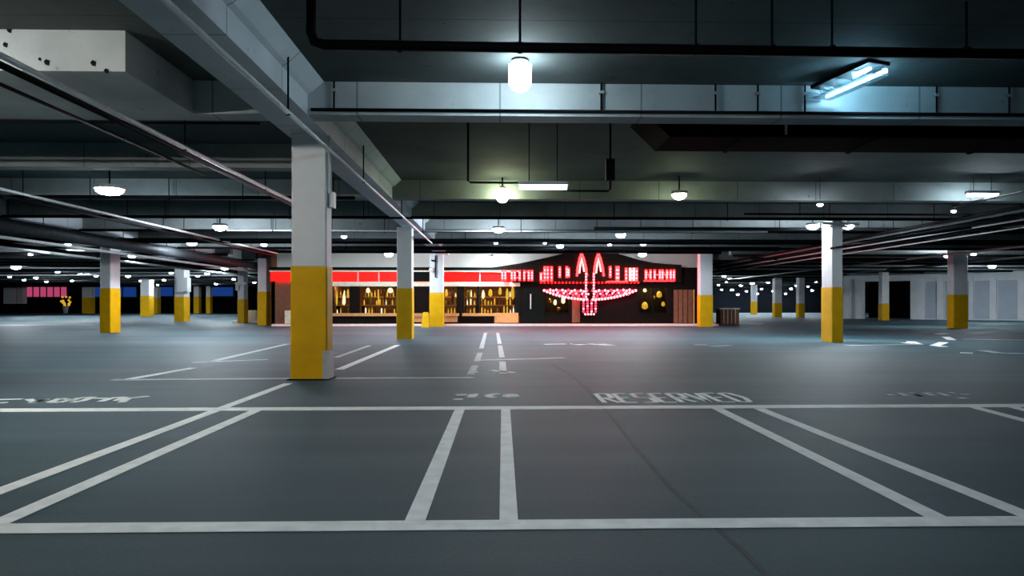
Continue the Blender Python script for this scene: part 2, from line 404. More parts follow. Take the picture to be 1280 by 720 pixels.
mark('parking_line', 'faint line crossing the central lane', [((597, 450.5), (705, 447.5))], .25, 'worn', z=.003)
mark('parking_line', 'faint level line at far right by the pillar', [((1205, 424), (1340, 426))], .35, 'worn')
mark('parking_line', 'faint bent line at right edge of the far lane', [((1228, 438), (1250, 441.5)), ((1250, 441.5), (1340, 442.5))], .25, 'worn')
mark('parking_line', 'pale streak along the far right lane', [((1060, 432), (1150, 430.5))], .35, 'worn')
mark('parking_line', 'bright level line on the floor before the left far pillars', [((-30, 407), (118, 406))], .8, 'worn', z=.003)
mark('parking_line', 'pale strip on the floor near the far right opening', [((925, 404.5), (952, 405))], .7, 'line')
# stencilled words
GL = {'R': [((0, 0), (0, 1)), ((0, 1), (.8, 1)), ((.8, 1), (.8, .5)), ((.8, .5), (0, .5)), ((.3, .5), (.9, 0))],
      'E': [((0, 0), (0, 1)), ((0, 1), (.85, 1)), ((0, .5), (.7, .5)), ((0, 0), (.85, 0))],
      'S': [((.85, 1), (0, 1)), ((0, 1), (0, .52)), ((0, .52), (.85, .48)), ((.85, .48), (.85, 0)), ((.85, 0), (0, 0))],
      'V': [((0, 1), (.45, 0)), ((.45, 0), (.9, 1))],
      'D': [((0, 0), (0, 1)), ((0, 1), (.6, 1)), ((.6, 1), (.9, .6)), ((.9, .6), (.9, .4)), ((.9, .4), (.6, 0)), ((.6, 0), (0, 0))]}
def word(txt, p0, p1, ptop, wd, label, mat='line'):
    a, b = G(*p0), G(*p1); hgt = G(p0[0], ptop).y - a.y; n = len(txt); step = (b - a) / n
    t = thing('floor_lettering', label, 'floor marking', a, 'painted words on the floor', 'thing')
    for i, ch in enumerate(txt):
        m = MB(); o = a + step * i
        for q0, q1 in GL[ch]:
            w0 = o + step * (q0[0] * .82) + Vector((0, hgt * q0[1], 0)); w1 = o + step * (q1[0] * .82) + Vector((0, hgt * q1[1], 0))
            m.strip(w0, w1, wd)
        m.build('letter', mat, t)
word('RESERVED', (756, 503.5), (950, 502.5), 492.3, .06, 'white stencilled word right of centre, behind the bay head line')
def blobs(label, pats, mat='worn', wd=.07):
    a = G(*pats[0][0]); t = thing('floor_lettering', label, 'floor marking', a, 'painted words on the floor', 'thing')
    for p in pats:
        m = MB()
        for q0, q1 in zip(p, p[1:]): m.strip(G(*q0), G(*q1), wd)
        m.build('letter', mat, t)
blobs('long worn white lettering at left, running out of the frame', [
    [(-20, 500), (28, 499)], [(-15, 504), (8, 503.5)], [(36, 499), (44, 503), (58, 499.2)], [(40, 504), (58, 499)],
    [(62, 503), (76, 498), (90, 500), (74, 503), (62, 503)], [(88, 501), (100, 497.5), (116, 496.5), (104, 501), (90, 503)],
    [(118, 498), (132, 498)], [(126, 502), (140, 497.5), (156, 496.5), (146, 501)], [(152, 503), (160, 498), (186, 495.5)]], 'line', .085)
blobs('short worn lettering above the central pair of lines', [
    [(570, 494), (584, 493.5)], [(567, 499.5), (578, 499)], [(588, 497), (592, 493), (598, 493)], [(592, 495.5), (597, 495.5)],
    [(624, 492.5), (612, 493.5), (610, 496), (620, 497)], [(632, 496.5), (645, 496), (642, 493), (634, 493.5), (632, 496.5)]], 'line', .10)
blobs('small worn lettering at right near the bay heads', [
    [(1111, 493), (1116, 495), (1121, 495)], [(1124, 491.5), (1134, 495.5)], [(1138, 491), (1150, 495.5), (1144, 493)], [(1154, 491), (1168, 495)],
    [(1158, 490.5), (1166, 491)], [(1172, 491), (1186, 495)], [(1186, 490.5), (1194, 492)], [(1198, 498), (1207, 497.5)], [(1200, 493), (1212, 493)]], 'worn', .075)
blobs('bright worn lettering on the floor before the restaurant entrance', [
    [(680, 430.5), (707, 430)], [(713, 430), (716, 430)], [(719, 431), (731, 430.5)], [(736, 430), (766, 432), (752, 430)]], 'line', .22)
blobs('faint worn lettering in the lane before the right restaurant pillar', [
    [(868, 431), (884, 431.5)], [(888, 433), (914, 432)]], 'worn', .25)
blobs('faint arrow shaped marks in the far right lane', [
    [(1132, 428.5), (1148, 430.5), (1138, 427)], [(1172, 417.5), (1182, 417)], [(1180, 428), (1168, 432), (1180, 433.5)], [(1182, 421), (1190, 425)], [(1200, 441), (1216, 441.5)]], 'line', .25)
blobs('pale patch mark between the central broken lines', [[(612, 463), (642, 466)], [(586, 465), (598, 465)], [(590, 462.5), (594, 462.5)]], 'line', .16)

# ---------------------------------------------------------------- pipes, ducts and conduits
def pipe_thing(name, label, pts, r, mat, hang=(), cat='pipe', group=None, n=10, hz=None, bands=0):
    c = Vector(pts[0]); t = thing(name, label, cat, c, group, 'thing')
    MB().tube(pts, r, n).build('pipe_run', mat, t, True)
    for h in hang:
        hp = Vector(h); MB().tube([hp, (hp.x, hp.y, hz or ZS)], .012, 6).tube([(hp.x - .02, hp.y, hp.z - r * .2), (hp.x + .02, hp.y, hp.z - r * .2)], r * 1.12, 10).build('hanger', 'black', t)
    return t
z1 = H + 2.26 * H; y1 = 990 / 143.
xx = lambda px: XD(px, y1)
pipe_thing('sprinkler_pipe', 'thick black pipe crossing the top of the view with an upturned left end',
           [(xx(389), y1, ZS), (xx(389), y1, z1 + .12), (xx(389) + .03, y1, z1 + .03), (xx(389) + .12, y1, z1), (14, y1, z1 - .06)], .05, 'black',
           [(xx(p), y1, z1) for p in (500, 650, 870, 965, 1040, 1208)])
# pipes along the cross beams
for k in range(1, 25):
    y0, segs = beams[k]; i = k
    if k == 1: zz, r, yy = ZB + .06, .022, y0 - .03
    elif k in (2, 3, 4): zz, r, yy = ZB - .018, .045, y0 - .16
    else: zz, r, yy = ZB - .02 - .03 * (k % 3), .05 + .02 * (k % 2), y0 - .3
    for j, (a, b) in enumerate(segs):
        if k == 1: continue
        lo = max(a, -72); hi = min(b, 58)
        if k == 2: hi = -3.4; lo = -14
        if k == 3 : lo = -30
        if hi - lo < 2: continue
        hx = [x for x in (-9.5, -7.7, -6, -3.9, 3.3, 6.6, 9.6, 12.7) if lo < x < hi] if k in (2, 3, 4) else []
        side = '' if len(segs) == 1 else (', left of the restaurant' if j == 0 else ', right of the restaurant')
        pipe_thing('ceiling_pipe', 'black pipe running along the %s cross beam from the viewer%s' % (ORD[i] if i < 20 else ORD[i - 20] + ' farthest', side),
                   [(lo, yy, zz), (hi, yy, zz)], r, 'black', [(x, yy, zz) for x in hx], group='black pipes along the cross beams', n=8, hz=ZS)
        if k > 4:   # second, paler conduit run between the beams
            pass
pipe_thing('ceiling_pipe', 'thin black pipe along the lower edge of the bright cross beam face', [(-2.5, 9.6, ZB + .06), (30, 9.6, ZB + .06)], .022, 'black', group='black pipes along the cross beams')
pipe_thing('ceiling_pipe', 'thin black pipe on the cross beam left of the nearest pillar', [(-16, 9.6 + .4, ZB - .03), (-3.3, 9.6 + .4, ZB - .03)], .018, 'black', group='black pipes along the cross beams')
for Y, xq0, xq1, zz, rr, mt, lab in [(19.0, 6.5, 30, ZB - .10, .03, 'black', 'black pipe slung between beams above the right pillar'), (22.9, 3.0, 34, ZB - .08, .05, 'black', 'black pipe slung above the right pillar, second row'),
        (24.0, -9, 9, ZB - .06, .03, 'steel', 'grey pipe slung over the lane before the restaurant'), (27.0, -30, 26, ZB - .10, .06, 'black', 'black pipe slung before the restaurant, long run'),
        (30.6, -8, 12, ZB - .12, .09, 'black', 'thick black pipe slung just before the restaurant'), (33.9, -11, 10.5, ZB - .03, .07, 'black', 'thick black pipe nearest to the pale wall over the restaurant'),
        (34.9, 12, 50, ZB - .25, .06, 'black', 'low black pipe right of the restaurant'), (44.0, 12, 44, ZB - .3, .05, 'steel', 'low grey pipe right of the restaurant'),
        (30.0, -50, -13.8, ZB - .3, .05, 'steel', 'low grey pipe above the left pillars'), (40.5, -50, -14.2, ZB - .3, .06, 'black', 'low black pipe above the left pillars'), (52, -60, -14, ZB - .4, .06, 'steel', 'low grey pipe far behind the left pillars')]:
    pipe_thing('ceiling_pipe', lab, [(xq0, Y, zz), (xq1, Y, zz)], rr, mt, [(xq0 + 1.5, Y, zz), ((xq0 + xq1) / 2 + .7, Y, zz)], n=8)
# short drops on the face of the second beam
for p, yt, lab in [(417, 95, 'thin black conduit at the left end of the bright cross beam face'), (752, 95, 'thin conduit on the bright beam face right of the hanging jar lamp'),
                   (895, 100, 'thin dark red conduit on the bright beam face'), (948, 84, 'thin black conduit on the beam face left of the blue strip light'),
                   (1007, 105, 'short thin conduit on the beam face just below the blue strip light'), (1172, 100, 'thin conduit on the beam face right of the blue strip light'), (1263, 95, 'thin conduit on the beam face by the right picture edge')]:
    x = XD(p, 9.58); t = thing('conduit_drop', lab, 'conduit', (x, 9.6, ZB + .08), 'conduits on the bright beam face', 'thing')
    MB().tube([(x, 9.6, ZB + .085), (x, 9.6, ZS)], .014, 6).build('conduit', 'black', t)
    MB().box(x - .03, x + .03, 9.575, 9.63, ZB + .30, ZB + .335).build('clamp', 'grey', t)
# left long pipes
XA = -4.4 * H; ZA = H + 2.2 * H
pipe_thing('long_pipe', 'shiny grey pipe running away from the upper left corner', [(XA, 2.2, ZA), (XA, 17.5, ZA)], .034, 'pale_pipe', [(XA, y, ZA) for y in (5.0, 11.2, 15.0)])
pipe_thing('long_pipe', 'shade under the shiny grey pipe at left, built as a black pipe', [(XA - .03, 2.2, ZA - .075), (XA - .03, 18.5, ZA - .075)], .036, 'black', [(XA - .03, 18.2, ZA - .075)])  # shade beneath the grey pipe, given shape as a black pipe
XB2 = -4.86 * H; ZB2 = H + 2.15 * H
pipe_thing('long_pipe', 'thin black pipe with couplings, lowest of the three from the upper left', [(XB2, 2.2, ZB2), (XB2, 13.2, ZB2)], .022, 'black', [(XB2, y, ZB2) for y in (6.4, 7.2)])
XC = -2.45; ZC = 3.33
pipe_thing('long_pipe', 'pale conduit running away under the deep main beam', [(XC, 2.2, ZC), (XC, 26, ZC)], .028, 'pale_pipe', [(XC, y, ZC) for y in (5, 8.4, 13, 18, 23)], hz=ZS)
XD_ = -12.4 * H
pipe_thing('long_pipe', 'grey pipe running away at left above the black duct, passing the round lamp', [(-10.4, 7, H + 2.2 * H), (-10.4, 34, H + 2.2 * H)], .035, 'steel', [(-10.4, y, H + 2.2 * H) for y in (16, 20.4, 24)])
pipe_thing('long_pipe', 'black pipe beside the grey pipe above the black duct at left', [(-10.6, 7, H + 2.12 * H), (-10.6, 34, H + 2.12 * H)], .035, 'black', [(-10.6, y, H + 2.12 * H) for y in (15, 23, 31)])
pipe_thing('round_duct', 'thick round black duct running away at left under the pale long beam', [(-13.4, 12, H + 1.96 * H), (-13.4, 60, H + 1.96 * H)], .2, 'grey_duct', [(-13.4, y, H + 2.0 * H) for y in (20, 26, 32)], cat='duct', n=16)
pipe_thing('long_pipe', 'grey pipe below the thick round duct at left', [(-13.7, 14, H + 1.70 * H), (-13.7, 60, H + 1.70 * H)], .05, 'steel', [(-13.7, y, H + 1.70 * H) for y in (22, 30, 40)])
pipe_thing('long_pipe', 'dark pipe at far left below the round duct', [(-16.5, 14, H + 1.85 * H), (-16.5, 70, H + 1.85 * H)], .07, 'black', [(-16.5, y, H + 1.85 * H) for y in (22, 30, 40)])
pipe_thing('long_pipe', 'grey pipe at far left, outermost', [(-18.5, 14, H + 1.95 * H), (-18.5, 80, H + 1.95 * H)], .06, 'steel', [(-18.5, y, H + 1.95 * H) for y in (22, 30, 40)])
# right fan of long pipes
for i, (x, zz, r, mt, ye, lab) in enumerate([
    (12.6, 2.16, .045, 'black', 60, 'black pipe running away at right, inner edge of the bundle'),
    (12.95, 2.14, .035, 'steel', 60, 'grey pipe running away at right, first beside the inner black one'),
    (13.3, 2.09, .06, 'black', 70, 'thick black pipe in the middle of the right pipe bundle'),
    (13.6, 2.03, .035, 'steel', 60, 'grey pipe in the middle of the right pipe bundle'),
    (13.95, 2.0, .05, 'black', 65, 'black pipe on the outer side of the right pipe bundle'),
    (14.3, 1.94, .03, 'steel', 55, 'thin grey pipe, lowest of the right pipe bundle'),
    (14.7, 2.20, .05, 'black', 70, 'highest black pipe on the outer side of the right bundle'),
    (11.2, 2.22, .03, 'black', 17.5, 'thin black pipe slanting past the bright lamp at right'),
    (20.0, 2.05, .05, 'steel', 80, 'grey pipe far to the right by the white wall'),
    (24.0, 2.0, .06, 'black', 48, 'black pipe farthest to the right before the white wall')]):
    zz = H + zz * H
    hz = [(x, y, zz) for y in (18, 24)] if i in (2, 5) else [(x, y, zz) for y in (15,)] if i > 6 else []
    pipe_thing('long_pipe', lab, [(x, 9, zz), (x, ye, zz)], r, mt, hz, group='pipe bundle running away at right' if i < 7 else None)
pipe_thing('cable', 'black cable tied across the face of the right pillar', [D(1038, 310.5, 20.85), D(1056, 307.5, 20.85), D(1120, 298, 20.6), D(1200, 287, 20.4), D(1310, 268, 20.2)], .03, 'black', cat='cable')
# black rectangular duct behind the bright beam at right
yd0, yd1 = 10.5, 11.5
t = thing('ceiling_duct', 'wide black rectangular duct crossing at upper right behind the bright beam', 'duct', (6, 11, H + 2.25 * H), None, 'thing')
x0 = XD(795, 11)
MB().add([(x0, yd0, ZS - .11), (x0 + .4, yd0, H + 2.25 * H), (x0 + .4, yd1, H + 2.25 * H), (x0, yd1, ZS - .11), (22, yd0, ZS - .11), (22, yd0, H + 2.25 * H), (22, yd1, H + 2.25 * H), (22, yd1, ZS - .11)],
         [(0, 1, 5, 4), (1, 2, 6, 5), (2, 3, 7, 6), (3, 0, 4, 7), (0, 3, 2, 1), (4, 5, 6, 7)]).build('duct_body', 'duct_black', t)
for x in (3.6, 5.6, 7.6, 9.6, 11.6): MB().box(x, x + .05, yd0 - .025, yd1 + .025, H + 2.25 * H - .02, ZS - .10).build('flange', 'duct_black', t)
for x in (4.2, 8.4): MB().tube([(x, yd0 - .04, H + 2.28 * H), (x, yd0 - .04, ZS)], .02, 6).build('hanger', 'steel', t)
# conduit frame carrying the tube light
ys = 990 / 85.
fr = thing('hanging_conduit', 'thin black conduit hanging in a shallow U around the tube light', 'conduit', (XD(585, ys), ys, D(585, 227, ys).z), None, 'thing')
MB().tube([D(585, 150, ys), D(585, 226, ys), D(588, 228, ys), D(648, 228.5, ys + .16), D(712, 238.5, ys + .16), D(760, 238.8, ys), D(763, 236, ys), D(763, 150, ys)], .018, 8).build('conduit', 'black', fr)
MB().box(XD(757, ys), XD(768, ys), ys - .06, ys + .06, D(0, 222, ys).z, D(0, 195, ys).z).build('junction_box', 'black', fr)

# ---------------------------------------------------------------- lamps
def at(px, py, z): return G(px, py, z)
def lamp_label(o, l): o['label'] = l
# hanging jar lamp
def jar(c, mat, label, s=1.0, drop=.35):
    t = thing('pendant_lamp', label, 'lamp', c, None, 'thing')
    MB().lathe(c, [(.02 * s, .17 * s), (.02 * s, drop)], 8).build('stem', 'black', t)
    MB().lathe(c, [(.10 * s, .13 * s), (.10 * s, .17 * s), (.05 * s, .21 * s)], 16).build('cap', 'grey', t)
    MB().lathe(c, [(.03 * s, -.17 * s), (.085 * s, -.155 * s), (.115 * s, -.10 * s), (.115 * s, .13 * s), (.10 * s, .135 * s)], 16).build('glass_jar', mat, t, True)
    m = MB()
    for k in range(6):
        a = k * math.pi / 3; x, y = math.cos(a) * .13 * s, math.sin(a) * .13 * s
        m.tube([c + Vector((x, y, .14 * s)), c + Vector((x, y, -.11 * s)), c + Vector((x * .3, y * .3, -.185 * s))], .005 * s, 5)
    m.build('wire_guard', 'steel', t)
    return t
yl = 8.7
M['cool_jar'] = emit('cool_jar_glass', (.74, .93, 1.0), 32)
jar(D(650, 95, yl), 'cool_jar', 'bright white caged jar lamp hanging below the thick black pipe', 1.05, ZS - D(650, 95, yl).z)
jar(D(628, 244, 16.8), 'green', 'yellowish jar lamp left of the tube light', 1.0, ZS - D(628, 244, 16.8).z)
# round bulkhead lamps: one built, rest copied
def bulkhead(c, mat, label, r=.22):
    t = thing('ceiling_lamp', label, 'lamp', c, None, 'thing')
    MB().lathe(c, [(r * .9, .10), (r, .09), (r, .03), (r * .9, .02)], 20).build('housing', 'grey', t)
    MB().lathe(c, [(r * .2, -.10), (r * .62, -.075), (r * .88, -.02), (r * .9, .025)], 20).build('lens', mat, t, True)
    MB().lathe(c, [(.018, .10), (.018, ZS - .003 - c.z)], 8).build('stem', 'black', t)
    return t
c = at(137, 238.5, ZB - .03)
bulkhead(D(137, 238, 15.4), 'cool', 'large bright round lamp under the ceiling at upper left', .30)
b2 = bulkhead(D(849, 244, 16.4), 'green', 'round lamp with a yellow green cast right of the tube light', .18)
# strip lamps
def striplamp(c, ln, mat, label, wd=.09, along='x', stems=True):
    t = thing('ceiling_strip_light', label, 'lamp', c, None, 'thing')
    a, b = (ln / 2, wd / 2) if along == 'x' else (wd / 2, ln / 2)
    MB().box(c.x - a, c.x + a, c.y - b, c.y + b, c.z + .035, c.z + .09).build('housing', 'grey', t)
    q = [(c.x, c.y - math.copysign(0, 1), c.z)]
    d = Vector((ln / 2 - .02, 0, 0)) if along == 'x' else Vector((0, ln / 2 - .02, 0))
    MB().tube([c - d, c + d], .036, 10).build('tube', mat, t, True)
    if stems:
        MB().tube([c + d * .6 + Vector((0, 0, .09)), (c.x + d.x * .6, c.y + d.y * .6, ZS)], .008, 6).tube([c - d * .6 + Vector((0, 0, .09)), (c.x - d.x * .6, c.y - d.y * .6, ZS)], .008, 6).build('hanger', 'black', t)
    return t
striplamp(D(679, 234, ys), 62 / 85. * H, 'tube', 'level white tube light hanging above the restaurant sign')
striplamp(D(1228, 244, 16.4), .74, 'cool', 'very bright short strip light at far right below the ceiling', .16)
# tilted blue wrap-around strip light
p0 = D(1100, 90, 8.6); p1 = D(1026, 122, 9.5)
t = thing('ceiling_wrap_light', 'blue white wraparound strip light with clear housing at upper right', 'lamp', (p0 + p1) / 2, None, 'thing')
dv = (p1 - p0).normalized(); sd = dv.cross(Vector((0, 0, 1))).normalized(); up = sd.cross(dv)
def obox(m, a, b, w0, w1, z0, z1):
    q = []
    for p in (a, b):
        for ww, zz in ((w0, z0), (w1, z0), (w1, z1), (w0, z1)): q.append(p + sd * ww + up * zz)
    return m.add(q, [(0, 1, 2, 3), (7, 6, 5, 4), (0, 4, 5, 1), (1, 5, 6, 2), (2, 6, 7, 3), (3, 7, 4, 0)])
obox(MB(), p0, p1, -.17, .17, .10, .15).build('housing', 'black', t)
MB().tube([p0 + sd * .10 + up * .03, p1 + sd * .10 + up * .03], .022, 10).build('tube', 'blue', t)
MB().tube([p0 - sd * .10 + up * .05 + dv * .05, p0 - sd * .10 + up * .05 + dv * .28], .022, 10).build('tube', 'blue', t)
for k in range(5): obox(MB(), p0 + dv * (.02 + k * .26), p0 + dv * (.032 + k * .26), -.15, .15, -.02, .10).build('lens_rib', 'frosted', t)
obox(MB(), p0, p1, -.155, .155, -.03, -.022).build('lens', 'frosted', t)
MB().tube([p0 + dv * .2 + up * .15, Vector(((p0 + dv * .2).x, (p0 + dv * .2).y, ZS))], .012, 6).tube([p1 - dv * .2 + up * .15, Vector(((p1 - dv * .2).x, (p1 - dv * .2).y, ZS))], .012, 6).build('hanger', 'black', t)

# farther lamps: one bulkhead with a strong lens, copied
zf = H + 2.22 * H
far0 = None
FAR = [
    (615, 322, 'lamp right against the pale wall over the left end of the red letters', 1.1),
    (486, 318, 'lamp against the pale wall behind the smooth pillar head', 1.1),
    (803, 318, 'lamp against the pale wall over the right slope of the fascia', 1.0),
    (700, 307.5, 'lamp under the beam over the left slope of the fascia', .8),
    (275, 284, 'round lamp left of the nearest pillar, brightest above the far rows', 1.1),
    (240, 304, 'small bright lamp above the stepped left pillar', 1.0),
    (165, 320, 'small lamp just right of the wide left pillar head', .9),
    (259, 342, 'tiny lamp between the far left pillars above the blue windows', .9),
    (281, 335, 'bright cluster lamp over the bracketed pillar', 1.3),
    (20, 334, 'bright lamp above the pale pillars at the left edge', 1.4),
    (100, 343, 'left of two touching lamps beyond the pink window', .8),
    (109, 343, 'right of two touching lamps beyond the pink window', .8),
    (45, 347, 'dim lamp above the pink lit window', .9),
    (85, 306, 'faint lamp above the round duct at left', .6),
    (38, 318, 'faint lamp between left pipes', .5),
    (160, 345, 'tiny lamp right of the wide left pillar, above the blue window', 1.0),
    (330, 306, 'lamp above the brown corner of the restaurant', .6),
    (430, 296, 'faint lamp between the nearest pillar and the main beam end', .5),
    (623, 287, 'lamp above the left part of the restaurant sign', 1.0),
    (776, 294, 'lamp above the right side of the restaurant sign', .9),
    (620, 304, 'tiny globe lamp under the beam above the restaurant, left', .35),
    (681, 304, 'tiny globe lamp under the beam above the restaurant, centre', .3),
    (762, 306, 'tiny globe lamp under the beam above the restaurant, right of the twin flames', .4),
    (804, 305, 'small lamp above the right half of the sign fascia', .6),
    (1016, 283, 'lamp left of the head of the right pillar', 1.0),
    (1060, 283, 'lamp right of the head of the right pillar', .9),
    (1025, 256, 'small twinkling lamp on the beam above the right pillar', .35),
    (1192, 264, 'small spot lamp above the right pipe bundle', .3),
    (1185, 320, 'lamp under the right pipe bundle, left of two', .9),
    (1217, 318, 'lamp under the right pipe bundle, right of two', .6),
    (1240, 333, 'bright lamp above the white panelled wall', 1.1),
    (1124, 352, 'bright lamp by the pillar in the dark opening', 1.0),
    (1262, 345, 'dim lamp above the white panels at the right edge', .7),
    (905, 345, 'upper left lamp of the cluster right of the restaurant', .9),
    (908, 352, 'lower left lamp of the cluster right of the restaurant', .9),
    (915, 362, 'bluish lamp in the cluster right of the restaurant', 1.0),
    (940, 354, 'lamp over the first far pillar right of the restaurant', 1.2),
    (952, 361, 'small lamp between the first and second far pillars', .9),
    (973, 356, 'lamp over the middle far pillar', 1.0),
    (989, 361, 'lamp between the middle and right far pillars', 1.0),
    (1003, 352, 'lamp over the right far pillar', .9),
    (1015, 363, 'lamp just left of the big right pillar shaft', .9),
    (922, 368, 'lowest lamp of the cluster right of the restaurant', .9),
    (130, 352, 'small lamp behind the wide left pillar', .9),
    (205, 350, 'small far lamp between the left pillars', .9),
    (228, 352, 'small far lamp behind the stepped pillar', .8),
]
LG = 'tiny ceiling lamp among the glints above the far left pillars'
RG = 'tiny ceiling lamp among the glints above the three far right pillars'
for px, py in [(12, 346), (30, 350), (58, 352), (72, 340), (90, 351), (120, 345), (176, 351), (197, 356), (214, 341), (236, 355), (247, 345), (270, 355), (292, 349), (306, 341), (318, 353)]: FAR.append((px, py, LG, .8))
for px, py in [(898, 356), (902, 362), (912, 348), (926, 357), (933, 364), (947, 367), (960, 353), (966, 364), (982, 367), (995, 357), (1010, 358), (1020, 352)]: FAR.append((px, py, RG, .8))
for px, py, lab, s in FAR:
    p = G(px, py, zf)
    if p.y > 100: p = D(px, py, 100)
    for y0, _ in beams:
        if y0 - .62 < p.y < y0 + .69: p = D(px, py, y0 - .64 if p.y < y0 + .2 else y0 + .71)
    if p.z > ZS - .16: p.z = ZS - .16
    if far0 is None:
        far0 = bulkhead(p, 'cool_far', lab, .20); far0['group'] = 'round ceiling lamps farther off'
    else:
        q = dup(far0, p, lab, sc=s, group='round ceiling lamps farther off')
        for c in COL.objects:
            if c.parent == q and c.name.startswith('stem'): c.scale.z = (ZS - .003 - p.z) / ((ZS - .003 - far0.location.z) * s)
# unseen lamps: some inferred from lit faces, side and wall ones added as fill
for x, y, lab, mt in [(-7.2, 5.2, 'ceiling lamp out of view at upper left lighting the pitted block', 'warm_tube'),
                      (.6, 3.0, 'ceiling lamp out of view above the near central bay', 'near_tube'),
                      (11.5, 6.4, 'added fill lamp out of view at right of the near bays', 'fill_tube'),
                      (-16, 12.0, 'added fill lamp out of view left of the round duct', 'tube'),
                      (24, 16.0, 'added fill lamp out of view right of the pipe bundle', 'fill_tube'),
                      (46, 38.0, 'added fill lamp out of view before the right end of the white wall', 'wall_fill_tube'),
                      (34, 36.0, 'added unseen fill lamp before the white wall', 'wall_fill_tube'),
                      (-4, -8.0, 'ceiling lamp behind the viewer, left one of the first row', 'tube2'),
                      (6, -8.0, 'ceiling lamp behind the viewer, right one of the first row', 'tube2'),
                      (-14, -12.0, 'ceiling lamp behind the viewer, left one of the second row', 'tube2'),
                      (1, -15.0, 'ceiling lamp behind the viewer, middle one of the second row', 'tube2'),
                      (16, -12.0, 'ceiling lamp behind the viewer, right one of the second row', 'tube2')]:
    striplamp(Vector((x, y, {'warm_tube': 3.4, 'near_tube': 3.7}.get(mt, 3.55))), 1.2, mt, lab, .16)
# spotlight square by right pillar of the restaurant
t = thing('spot_lamp', 'small square warm white lamp above the right restaurant pillar', 'lamp', D(884, 318, 37.5), None, 'thing')
c = D(884, 318, 37.5)
MB().box(c.x - .14, c.x + .14, c.y, c.y + .12, c.z - .22, c.z + .22).build('housing', 'grey', t)
MB().box(c.x - .12, c.x + .12, c.y - .03, c.y, c.z - .19, c.z + .19).build('lens', 'glow_cream', t)
MB().tube([(c.x, c.y + .06, c.z + .2), (c.x, c.y + .06, ZS)], .02).build('stem', 'black', t)

# ---------------------------------------------------------------- white wall at the right
A = D(1054, 398.5, 990 / 17.); B = D(1420, 403.5, 990 / 21.5)
def wp(px):   # plan point on the slanted wall line seen at px
    d = ray(px, 400); ab = (B - A); den = d.x * ab.y - d.y * ab.x
    t_ = (A.x * ab.y - A.y * ab.x) / den
    return Vector((d.x * t_, d.y * t_, 0))
nrm = Vector(((B - A).y, -(B - A).x, 0)).normalized()   # towards the camera
if nrm.y > 0: nrm = -nrm
def wallseg(m, p0, p1, z0, z1, front, backd):
    a, b = wp(p0), wp(p1); q = [a + nrm * front, b + nrm * front, b - nrm * backd, a - nrm * backd]
    return m.prism([(v.x, v.y) for v in q], z0, z1)
m = MB(); wallseg(m, 1054, 1080, 0, ZS, 0, .3)
struct(m.build('wall_right_stub', 'wall_white'), 'white wall stub left of the dark opening', 'wall')
m = MB(); wallseg(m, 1138, 1420, 0, ZS, 0, .3)
pw = struct(m.build('wall_right_panelled', 'wall_white'), 'white panelled wall at the far right', 'wall')
m = MB(); wallseg(m, 1080, 1138, 3.0, ZS, 0, .3)
struct(m.build('wall_right_lintel', 'wall_white'), 'white lintel above the dark opening', 'wall')
for i, (a, b) in enumerate([(1056, 1062), (1070, 1079), (1139, 1157), (1172, 1180), (1212, 1217), (1238, 1246), (1273, 1281)]):
    m = MB(); wallseg(m, a, b, 0, 3.2, .25, -.002)
    struct(m.build('trim_%d' % (i + 1), 'wall_white'), 'white pilaster on the right wall, %s from its left end' % ORD[i], 'pilaster')
for i, (a, b) in enumerate([(1158, 1171), (1181, 1211), (1218, 1237), (1247, 1272)]):
    m = MB(); wallseg(m, a, b, .1, 2.9, .05, -.002)
    m.build('panel', 'panel', pw)
# dark back behind the opening
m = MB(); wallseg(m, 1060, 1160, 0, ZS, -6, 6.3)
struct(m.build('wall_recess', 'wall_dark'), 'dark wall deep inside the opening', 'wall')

# ---------------------------------------------------------------- far lit windows on the back wall
for i, (a, b, ya, yb_, mt, lab, cols) in enumerate([
    (24, 84, 357, 371, 'pinkpanel', 'row of pink lit windows on the far left wall', 7),
    (118, 171, 358, 371, 'bluepanel', 'blue lit window behind the wide left pillar', 3),
    (198, 217, 358, 370, 'bluepanel', 'blue lit window left of the stepped pillar', 1),
    (262, 292, 358, 370, 'bluepanel', 'blue lit window left of the bracketed pillar', 1)]):
    p = D(a, yb_, YF - .12); q = D(b, ya, YF - .12)
    t = thing('lit_window', lab, 'window', p, None, 'thing')
    n = cols; wdt = (q.x - p.x) / n
    for k in range(n):
        MB().box(p.x + k * wdt + .06, p.x + (k + 1) * wdt - .06, YF - .10, YF - .02, p.z, q.z).build('pane', mt, t)
    m = MB()
    for k in range(n + 1): m.box(p.x + k * wdt - .07, p.x + k * wdt + .07, YF - .16, YF, p.z - .1, q.z + .1)
    m.box(p.x, q.x, YF - .16, YF, p.z - .14, p.z).box(p.x, q.x, YF - .16, YF, q.z, q.z + .14)
    m.build('frame', 'grey_duct', t)

# ---------------------------------------------------------------- restaurant
P = lambda px, py, dy=0: D(px, py, RY + dy)
def X(px): return XD(px, RY)
def Z(py): return D(600, py, RY).z
rs = thing('restaurant_front', 'low dark restaurant building with red lit band, display windows and arched black fascia', 'building', (X(640), RY, 0), None, 'thing')
dpt = 8.0
def rbox(name, mat, px0, px1, py_top, py_bot, y0=0.0, y1=.25, zb=None, parent=None):
    return MB().box(X(px0), X(px1), RY + y0, RY + y1, Z(py_bot) if zb is None else zb, Z(py_top)).build(name, mat, parent or rs)
zroof = Z(337)
